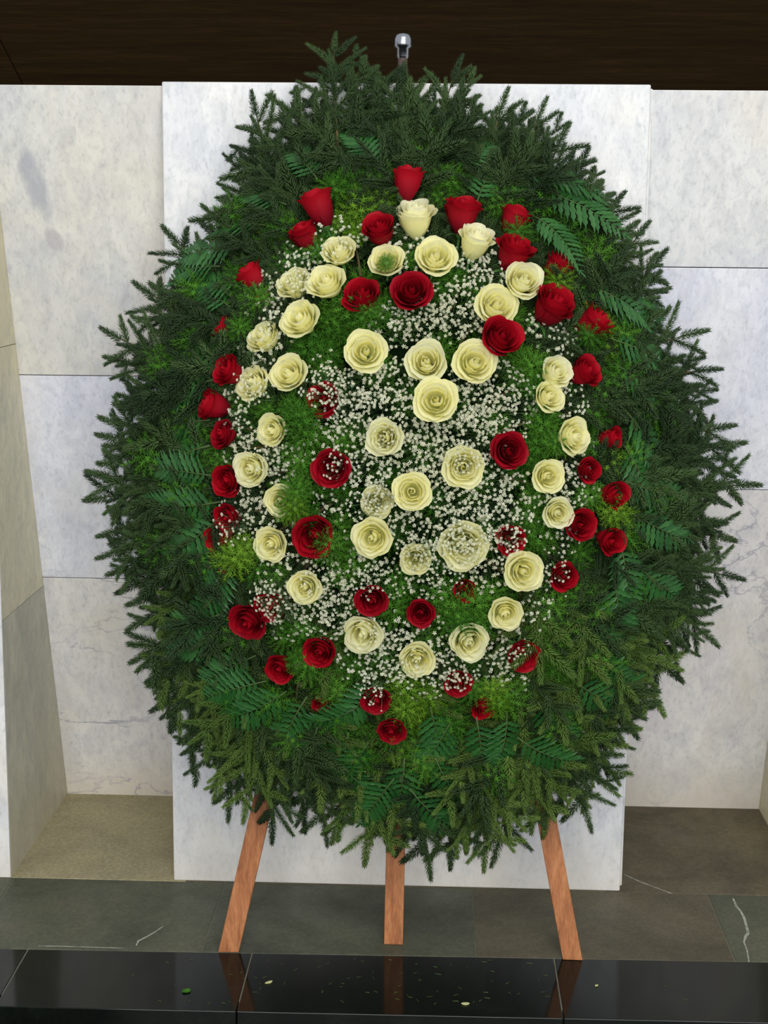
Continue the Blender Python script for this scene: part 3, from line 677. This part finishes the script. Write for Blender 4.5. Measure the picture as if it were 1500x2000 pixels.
def spray_proto(seed, n_, rad):
    rr = random.Random(seed); root = ob('gypsophila_spray', None); root.empty_display_size = 0.02
    V, Fc, SV, SF = [], [], [], []
    for i in range(n_):
        a = rr.uniform(0, 6.28); q = rad * math.sqrt(rr.random()) * 1.1; z = 0.012 + 0.028 * rr.random() + 0.012 * (1 - q / rad)
        c = Vector((q * math.cos(a), q * math.sin(a), z)); hub = Vector((c.x * 0.45, c.y * 0.45, -0.012))
        blossom(V, Fc, c, (c - hub), rr.uniform(0.0032, 0.0048), rr)
        tube_data([hub, c], [0.0005, 0.0004], 3, SV, SF)
        if i % 4 == 0: tube_data([(0, 0, -0.06), hub * 0.8 + Vector((0, 0, -0.012)), hub], [0.0011, 0.0008, 0.0006], 4, SV, SF)
    a = ob('stems', mesh('stems', SV, SF, M['gyp_stem']), root); a['kind'] = 'stuff'
    b = ob('blossoms', mesh('blossoms', V, Fc, M['gyp'], False), root); b['kind'] = 'stuff'
    kids[root.name] = [a, b]; return root
PG = {'n': [spray_proto(i, 58, 0.048) for i in range(4)], 's': [spray_proto(9 + i, 24, 0.042) for i in range(3)]}
GYPS = [(790, 475), (700, 470, 's'), (800, 530, 's'), (905, 530), (870, 590, 's'), (940, 515), (645, 455, 's', .03), (595, 512), (615, 520, 'n', .02), (528, 570), (522, 605), (560, 600), (780, 650), (815, 628), (870, 640), (835, 605), (905, 610), (760, 640, 's'), (930, 640), (1060, 655), (1100, 665, 's'), (540, 700), (500, 700), (475, 770), (640, 735, 's'), (700, 765), (675, 785, 'n', .05), (635, 765, 'n', .06), (655, 760, 's', .06),
    (720, 740), (760, 765), (780, 740), (745, 800), (700, 810), (660, 810, 's'), (905, 775), (935, 790), (975, 755), (960, 815), (1000, 800), (905, 835), (865, 860), (820, 875), (795, 840), (780, 895), (725, 905), (705, 935), (850, 930), (865, 900, 'n', .03), (915, 895, 's', .07), (880, 960), (950, 970), (955, 930), (930, 900), (905, 990), (850, 1015), (775, 1010), (745, 965, 'n', .06), (720, 985, 'n', .05), (800, 1040), (815, 1080, 'n', .06), (860, 1070, 'n', .04), (920, 1030, 'n', .06), (885, 1045, 'n', .06), (930, 1080, 's', .07), (905, 1060, 's', .07), (960, 1050), (990, 1015, 'n', .04), (1010, 970), (990, 1055, 's', .06),
    (655, 975, 's'), (655, 1020, 's'), (625, 870, 's', .02), (650, 835, 's'), (660, 905, 's', .07), (480, 830), (470, 865), (510, 885), (560, 870), (555, 910), (515, 945), (480, 990), (505, 1020), (460, 1030, 's', .06), (560, 1035), (590, 1095, 's'), (555, 1110), (640, 1120), (690, 1095), (725, 1125, 's', .03), (760, 1120), (735, 1140, 's', .06), (650, 1160), (605, 1190), (560, 1200), (540, 1170, 'n', .06), (525, 1160, 's', .06), (640, 1200), (680, 1190), (745, 1250), (765, 1225), (705, 1290), (740, 1320), (780, 1275), (850, 1240), (860, 1300), (825, 1320), (900, 1310, 's', .06), (960, 1290), (975, 1250), (1000, 1310, 's'), (1000, 1280, 's', .06), (950, 1100), (960, 1130, 's'), (1085, 1110, 's', .06), (1060, 1150, 's'), (860, 1125), (830, 1130, 's'), (1110, 890), (1120, 950), (1100, 965), (1090, 1050, 's'), (1100, 780), (700, 860), (830, 830), (1000, 850, 's', .05), (735, 1350, 's', .07), (895, 1320, 's', .06), (720, 1060, 's'),
    (720, 1225, 's', .06), (800, 1290, 's', .06), (580, 570, 's', .06), (600, 560, 's', .06), (500, 750, 's', .06), (520, 770, 's', .06), (890, 890, 's', .06), (755, 855, 's', .05), (880, 800), (940, 850), (810, 930, 's'), (1020, 770, 's'), (1080, 1030, 's'), (540, 660, 's', .04), (660, 500, 's', .05), (940, 570), (520, 900, 's', .06), (620, 1140, 's', .06), (1030, 1180, 's')]
usedg = set()
for g in GYPS:
    x, y = g[0], g[1]; kd = g[2] if len(g) > 2 else 'n'; lf = g[3] if len(g) > 3 else 0.012
    o = place(x, y, lf, R.uniform(0.85, 1.0) * (0.8 if lf > 0.04 else 1), PG[kd], usedg, 0.6, 0.25)
    den = 'dense' if kd == 'n' else 'sparse'
    tag(o, f"{den} baby's breath spray {ring(x, y)}, at {clock(x, y)} o'clock", 'flower', f"{den} baby's breath {ring(x, y)} at {clock(x, y)} o'clock")

# ---------------------------------------------------------------- roses (unit size: 1 across)
def petal_data(az, r, h, w_, lip, V, Fc, seed, inward=0.0, spiral=0.0, z0=0.0, nu=9, nv=9):
    rr = random.Random(seed); ph = rr.uniform(0, 6.28); b = len(V)
    for j in range(nv):
        v = j / (nv - 1)
        for i in range(nu):
            u = -1 + 2 * i / (nu - 1); ve = v * (1 - 0.20 * abs(u) ** 2.6)
            cup = math.sin(min(1.0, ve * 1.45) * math.pi / 2) ** 0.8
            rad = r * (0.22 + 0.78 * cup) - inward * max(0, ve - 0.5) ** 1.3
            lp = max(0, (ve - 0.60) / 0.40); rad += lip * lp ** 1.8 + spiral * u + (0.028 if lip else 0.0) * ve ** 3
            rad += 0.010 * math.sin(5 * u + ph) * ve + 0.012 * math.sin(9 * u + ph * 2) * lp
            width = w_ * (0.45 + 0.55 * min(1, ve * 2.0) ** 0.8) * (1 - 0.10 * max(0, ve - 0.8) / 0.2)
            z = z0 + h * ve - lip * 0.75 * lp ** 2.4 + 0.012 * math.sin(4 * u + ph) * lp
            rad *= 1 + 0.05 * abs(u) ** 2 * (1 if lip > 0.08 else 0)
            an = az + u * width; V.append(Vector((rad * math.cos(an), rad * math.sin(an), z)))
    for j in range(nv - 1):
        for i in range(nu - 1): Fc.append((b + j * nu + i, b + j * nu + i + 1, b + (j + 1) * nu + i + 1, b + (j + 1) * nu + i))
ROSES = {}
def rose_proto(color, kind, seed):
    rr = random.Random(seed); root = ob(f'{color}_rose', None); root.empty_display_size = 0.02; mat = M[f'{color}_petal']; ch = []
    V, Fc = [], []; az = rr.uniform(0, 6)
    for k, (r, h, w_) in enumerate(((0.030, 0.64, 2.6), (0.060, 0.645, 2.0), (0.090, 0.65, 1.75), (0.122, 0.655, 1.55), (0.158, 0.655, 1.4))):
        petal_data(az, r, h * {'open': 1.14, 'cup': 1.36, 'bud': 1.52}[kind], w_, 0.0, V, Fc, seed + k, 0.08 + 0.06 * k / 4, 0.014 + 0.004 * k, nu=13); az += 2.3
    ch.append(ob('heart', mesh('heart', V, Fc, mat), root))
    if kind == 'open':
        rings = [(3, 0.205, 0.735, 1.30, 0.03, 0.05), (3, 0.265, 0.72, 1.28, 0.05, 0.03), (4, 0.325, 0.68, 1.02, 0.085, 0.0), (4, 0.375, 0.61, 0.98, 0.115, 0.0)]
    elif kind == 'cup':
        rings = [(3, 0.205, 0.90, 1.30, 0.02, 0.07), (3, 0.270, 0.92, 1.28, 0.05, 0.04), (3, 0.320, 0.90, 1.20, 0.10, 0.01), (3, 0.350, 0.80, 1.15, 0.12, 0.0)]
    else:
        rings = [(3, 0.22, 1.0, 1.30, 0.01, 0.10), (3, 0.285, 1.02, 1.30, 0.04, 0.06), (3, 0.335, 0.98, 1.20, 0.10, 0.02)]
    q = 50
    for (n_, r, h, w_, lip, inw) in rings:
        off = rr.uniform(0, 6)
        for k in range(n_):
            q += 1; V, Fc = [], []
            petal_data(off + 2 * math.pi * k / n_ + rr.uniform(-.1, .1), r * rr.uniform(0.96, 1.04), h * rr.uniform(0.94, 1.04), w_, lip * rr.uniform(0.7, 1.3), V, Fc, seed + q, inw, 0.018)
            ch.append(ob('petal', mesh('petal', V, Fc, mat), root))
    V, Fc = lathe([(0.02, -0.10), (0.07, -0.07), (0.085, -0.02), (0.11, 0.02), (0.09, 0.05), (0.02, 0.06)], 12)
    for k in range(5):
        a = k * 2 * math.pi / 5; c, s_ = math.cos(a), math.sin(a); b = len(V)
        for t, ww, dz in ((0.09, 0.055, 0.0), (0.20, 0.045, 0.02), (0.30, 0.025, 0.0), (0.38, 0.003, -0.04)):
            V += [Vector((c * t - s_ * ww, s_ * t + c * ww, dz)), Vector((c * t + s_ * ww, s_ * t - c * ww, dz))]
        for i in range(3): Fc.append((b + 2 * i, b + 2 * i + 1, b + 2 * i + 3, b + 2 * i + 2))
    ch.append(ob('calyx', mesh('calyx', V, Fc, M['stem']), root))
    V, Fc = tube_data([(0, 0, -0.08), (0.02, 0.01, -0.5), (0.03, 0.02, -0.9)], [0.035, 0.03, 0.028], 8)
    ch.append(ob('stem', mesh('stem', V, Fc, M['stem']), root))
    kids[root.name] = ch; return root
for color in ('white', 'red'):
    for kind in ('open', 'cup', 'bud'): ROSES[color, kind] = [rose_proto(color, kind, 100 + 7 * i + (50 if color == 'red' else 0)) for i in range(2)]
# (x, y, size in px, form, lift, tilt factor, label tail)
WHITE = [
 (812, 428, 80, 'cup', .04, 1.25, 'upright cup shape seen from the side, topmost of the white roses'),
 (928, 474, 72, 'cup', .045, 1.1, 'upright cup, second highest white rose, right of the topmost one'),
 (851, 503, 84, 'open', .05, .5, 'broad bloom directly below the topmost white rose'),
 (755, 510, 72, 'open', .035, .6, 'with a green sprig across it, left below the topmost white rose'),
 (1020, 550, 76, 'cup', .05, .4, 'pale full bloom highest on the right shoulder of the white ring'),
 (968, 598, 88, 'open', .04, .5, 'big creamy bloom with a red rose right below it, upper right'),
 (662, 492, 70, 'open', .03, .8, 'pale green-white, highest on the left shoulder of the white ring'),
 (575, 555, 74, 'open', .03, .7, "veiled by baby's breath, left of a full bloom, upper left"),
 (638, 553, 80, 'open', .045, .6, 'full creamy bloom in the upper left pair, the right one'),
 (587, 625, 82, 'open', .045, .6, 'with yellowish heart, just below the upper left pair of white roses'),
 (515, 660, 72, 'open', .03, .8, 'at the left, beside a large yellowish white rose and lower'),
 (714, 687, 86, 'open', .055, .35, 'large clean round bloom alone left of the central cluster'),
 (833, 708, 80, 'cup', .035, .6, 'tucked behind the biggest bloom of the central cluster'),
 (926, 708, 88, 'open', .06, .5, 'large bloom at the right of the central cluster'),
 (851, 782, 90, 'open', .075, .3, 'biggest frontmost bloom in the middle of the wreath'),
 (565, 730, 78, 'open', .035, .6, 'frilly yellowish, right one of the mid-left pair'),
 (495, 750, 74, 'open', .035, .7, 'left one of the mid-left pair, touching the red rose at its left'),
 (532, 840, 66, 'open', .03, .6, 'half hidden at its right by a bright green tuft'),
 (752, 855, 72, 'cup', .025, .2, "cream yellow, sunk in baby's breath left below the biggest bloom"),
 (492, 915, 70, 'cup', .04, .7, 'pointed pinkish white, leftmost at mid height beside a dark red rose'),
 (905, 912, 84, 'open', .04, .3, "greyish, in baby's breath left of the dark red rose at centre right"),
 (805, 960, 78, 'open', .06, .2, "pale yellow with clear swirl, alone in baby's breath at the centre"),
 (548, 977, 66, 'open', .03, .5, 'covered on its right by yellow-green needles, lower left'),
 (736, 980, 66, 'open', .015, .2, "dull and deep in baby's breath, left of the yellow swirl"),
 (727, 1050, 80, 'open', .055, .3, 'frilled clear bloom left of centre, below the deep-set dull one'),
 (530, 1062, 70, 'open', .035, .5, 'soft white, lower left, level with the red roses at the edge'),
 (905, 1065, 98, 'open', .035, .3, "very wide and dotted with baby's breath, right below the centre"),
 (812, 1092, 64, 'open', .025, .2, "greenish, speckled, lowest of the centre, among baby's breath"),
 (596, 1147, 68, 'open', .045, .4, 'greenish yellow round bloom at the lower left of the white ring'),
 (1022, 1115, 82, 'open', .05, .5, 'creamy big bloom at the lower right, above a smaller clean one'),
 (988, 1197, 68, 'open', .055, .5, 'clean bloom lower right, between green tufts and darkness'),
 (710, 1235, 78, 'cup', .04, .5, 'left one of the bottom three white roses'),
 (916, 1250, 76, 'cup', .04, .5, 'right one of the bottom three white roses'),
 (815, 1287, 72, 'open', .03, .4, 'middle and lowest of the bottom three white roses'),
 (1083, 728, 62, 'cup', .04, .7, 'yellowish, upper one of the stacked pair at the right'),
 (1072, 775, 66, 'open', .045, .6, 'lower one of the stacked pair at the right'),
 (1118, 852, 76, 'open', .05, .7, 'rightmost white rose, bright yellow and round, half skirted by fern'),
 (1070, 930, 68, 'open', .045, .5, 'pinkish pale, right side, next below the rightmost white rose'),
 (1088, 1000, 60, 'cup', .045, .5, 'small greyish, right side, touching a red rose at its lower right')]
RED = [
 (795, 357, 64, 'bud', .04, 1.3, 'half-open bud, topmost flower of the whole wreath'),
 (622, 404, 68, 'bud', .04, 1.25, 'tilted bloom at the top left, above a smaller red one'),
 (596, 460, 64, 'cup', .03, 1.2, 'bright, second highest on the upper left, above green tufts'),
 (741, 451, 66, 'cup', .035, .9, 'deep red, left of the topmost white rose'),
 (903, 418, 78, 'cup', .04, 1.2, 'large, top right, right of the topmost white rose'),
 (1003, 428, 66, 'cup', .02, 1.3, 'partly behind a green tuft, beside the fern at the top right'),
 (1002, 494, 80, 'cup', .04, 1.1, 'above the pale white rose on the right shoulder'),
 (1088, 522, 62, 'cup', .025, 1.2, 'above a yellow-green tuft, small, upper right'),
 (803, 570, 86, 'open', .05, .5, 'big swirled bloom below the top white roses, upper centre'),
 (708, 583, 78, 'cup', .03, .8, 'with green at its foot, left of the big swirled red bloom'),
 (1078, 600, 88, 'cup', .045, .9, 'large dark bloom at the upper right, beside the pale white one'),
 (1155, 632, 82, 'cup', .025, 1.1, 'farthest right at the upper right, with green over its foot'),
 (975, 662, 84, 'cup', .06, .8, 'right above the central white cluster'),
 (494, 544, 58, 'bud', .025, 1.2, 'pointed bud, upper left edge'),
 (440, 645, 54, 'cup', .02, 1.1, 'dark sliver half behind green, left edge'),
 (450, 726, 64, 'cup', .04, .9, 'bright, touching the mid-left white pair'),
 (418, 793, 64, 'cup', .03, 1.1, 'leftmost red rose, wide petals, above a swirled one'),
 (437, 848, 62, 'open', .035, .7, 'tight swirl right below the leftmost red rose'),
 (1140, 728, 64, 'cup', .035, .9, 'bright, right edge, beside the stacked white pair'),
 (1190, 856, 44, 'bud', .02, .8, 'small dark bud alone in the green at the right'),
 (994, 880, 78, 'open', .06, .4, 'clear velvety bloom at centre right, only red among the white there'),
 (648, 915, 80, 'open', .04, .5, "dark with white baby's breath on it, centre left"),
 (635, 782, 70, 'cup', .02, .6, "almost covered by baby's breath, centre left, upper"),
 (448, 938, 64, 'cup', .025, .9, 'dark, left edge, under the pinkish white rose'),
 (1147, 918, 52, 'cup', .03, .8, 'small, right edge, beside the pinkish pale white rose'),
 (1195, 966, 56, 'bud', .03, 1.0, 'square-looking, farthest right at mid height'),
 (448, 1010, 58, 'cup', .025, .8, "left edge, dotted by baby's breath, upper of a touching pair"),
 (432, 1052, 62, 'cup', .025, .9, 'left edge, lower of a touching pair'),
 (437, 1108, 48, 'bud', .015, .9, 'peeping out under a yellow-green tuft at the left edge'),
 (1130, 1024, 64, 'cup', .035, .8, 'right side, wide, touching the small greyish white rose'),
 (1187, 1054, 54, 'bud', .035, .9, 'rightmost at the lower right, above fern fronds'),
 (615, 1046, 84, 'cup', .03, .5, 'large, lower centre left, with green across its right side'),
 (995, 1052, 60, 'cup', .015, .5, "deep in baby's breath, right of the widest white rose"),
 (486, 1213, 80, 'open', .05, .8, 'large swirled bloom at the lower left corner of the flowers'),
 (530, 1182, 62, 'cup', .02, .7, "veiled by baby's breath, behind the large lower left one"),
 (726, 1172, 68, 'open', .045, .5, 'dark swirl, below the centre, left of a smaller one'),
 (822, 1197, 58, 'open', .045, .5, 'small swirl in the green straight below the centre'),
 (906, 1150, 44, 'bud', .01, .5, 'small and deep between green tufts, below the widest white rose'),
 (1098, 1124, 60, 'cup', .02, .7, "dotted with baby's breath at the lower right"),
 (627, 1270, 64, 'cup', .045, .7, 'bright folded petals, lower left, left of the bottom white roses'),
 (550, 1302, 58, 'cup', .025, .8, 'cut by green, lowest at the lower left'),
 (1020, 1276, 66, 'cup', .03, .8, 'two-toned, lower right, right of the bottom white roses'),
 (896, 1334, 58, 'open', .045, .6, "below the bottom white roses, right, under baby's breath"),
 (735, 1366, 62, 'open', .04, .6, "second lowest flower, dotted with baby's breath at its top"),
 (765, 1426, 58, 'open', .045, .5, 'lowest flower of the whole wreath'),
 (943, 1380, 48, 'cup', .02, .7, 'small, dim, lower right of the bottom, among fern'),
 (632, 1368, 40, 'bud', -.005, .8, 'barely showing in the dark green at the bottom left'),
 (512, 588, 50, 'bud', .0, .9, 'mostly hidden by green, upper left, under the pointed bud')]
usedr = set()
def put_rose(color, x, y, size, kind, lift, k, lab):
    if y < 900: k = k * 1.25
    d0 = surf(x, y, lift + 0.02); dist = (d0 - CAM).dot(fw); diam = size * dist / F_PX
    nrm = outward(x, y, k); nrm = (nrm + Vector([R.uniform(-0.10, 0.10) for _ in range(3)])).normalized()
    body_d = {'open': 1.02, 'cup': 0.95, 'bud': 0.86}[kind]; sc = diam / body_d
    p = d0 - nrm * (sc * {'open': 0.42, 'cup': 0.5, 'bud': 0.55}[kind]); m = frame(p, nrm, R.uniform(0, 6.28), sc); pr = R.choice(ROSES[color, kind])
    if pr.name in usedr: o = copy_tree(pr, m)
    else: o = pr; o.matrix_basis = m; usedr.add(pr.name)
    tag(o, f'{color} rose, {lab}', 'rose', f'{color} roses in the wreath')
for r_ in WHITE: put_rose('white', *r_)
for r_ in RED: put_rose('red', *r_)
# prototypes that no spot took
spare = [o.name for o in SC.objects if o.name in kids and 'label' not in o]
for nm in spare:
    for c in kids[nm]: bpy.data.objects.remove(c)
    bpy.data.objects.remove(bpy.data.objects[nm])

# neighbours that share a description get their order, clockwise, within it
ORD = ['first', 'second', 'third', 'fourth', 'fifth', 'sixth', 'seventh', 'eighth', 'ninth', 'tenth', 'eleventh', 'twelfth', 'thirteenth', 'fourteenth', 'fifteenth', 'sixteenth', 'seventeenth', 'eighteenth', 'nineteenth', 'twentieth']
by = {}
for o in SC.objects:
    if o.parent is None and o.get('category') in ('branch', 'fern', 'foliage') or o.parent is None and o.name.startswith('gypsophila'): by.setdefault(o['label'], []).append(o)
for lab, L_ in by.items():
    if len(L_) < 2: continue
    def ang(o):
        x_, y_ = project(o.matrix_basis @ Vector((0.3, 0, 0)) if o['category'] == 'branch' else o.matrix_basis.translation)
        return (math.degrees(math.atan2(x_ - CX, CY - y_)) + 15) % 360
    if 'very top' in lab or "twelve o'clock" in lab: key = lambda o: (ang(o) + 90) % 360
    else: key = ang
    for i, o in enumerate(sorted(L_, key=key)): o['label'] = f"{lab}, {ORD[i]} clockwise"

# ---------------------------------------------------------------- litter on the polished slabs
def flake(name, px, py, L, W, mat, label, cat, rot):
    V = []; Fc = []; n_ = 7
    for i in range(n_ + 1):
        t = i / n_; wd = W * math.sin(math.pi * min(1, t * 0.95 + 0.03)) ** 0.7
        for k in range(5):
            u = -1 + k / 2; V.append(Vector(((t - 0.5) * L, u * wd / 2, 0.0012 + 0.18 * L * (abs(t - 0.5) ** 2) + 0.10 * W * u * u)))
    for i in range(n_):
        for k in range(4): Fc.append((i * 5 + k, i * 5 + k + 1, i * 5 + k + 6, i * 5 + k + 5))
    o = ob(name, mesh(name, V, Fc, mat), loc=on_z(px, py, 0)); o.rotation_euler = (0, 0, rot)
    sol = o.modifiers.new('thickness', 'SOLIDIFY'); sol.thickness = 0.0006; sol.offset = 1
    return tag(o, label, cat)
flake('fallen_leaf', 364, 1937, 0.018, 0.017, M['moss'], 'small green leaf lying on the polished black slab at the left', 'leaf', 0.8)
flake('fallen_petal', 525, 1920, 0.017, 0.009, M['white_petal'], 'pale petal lying on the black slab by the left leg reflection', 'petal', 0.7)
flake('fallen_petal', 909, 1962, 0.016, 0.011, M['white_petal'], 'white petal lying at the front edge of the black slab, right of centre', 'petal', 0.1)
flake('fallen_petal', 1165, 1926, 0.009, 0.006, M['white_petal'], 'tiny pale petal scrap on the black slab right of the right leg', 'petal', 1.0)
V, Fc = [], []
for i in range(80):
    px = R.gauss(780, 260); py = R.uniform(1872, 1962); p = on_z(px, py, 0); 
    if p.y > curb(p.x) - 0.004 and R.random() < 0.5: pass
    a = R.uniform(0, 3.14); d = Vector((math.cos(a), math.sin(a), 0)) * R.uniform(0.003, 0.007); z = Vector((0, 0, 0.0008))
    tube_data([p - d + z, p + d + z], [0.0004, 0.0002], 3, V, Fc)
o = ob('fallen_needles', mesh('fallen_needles', V, Fc, M['spruce_light'], False)); tag(o, 'dropped spruce needles scattered over the polished black slabs under the wreath', 'needles', kind='stuff')
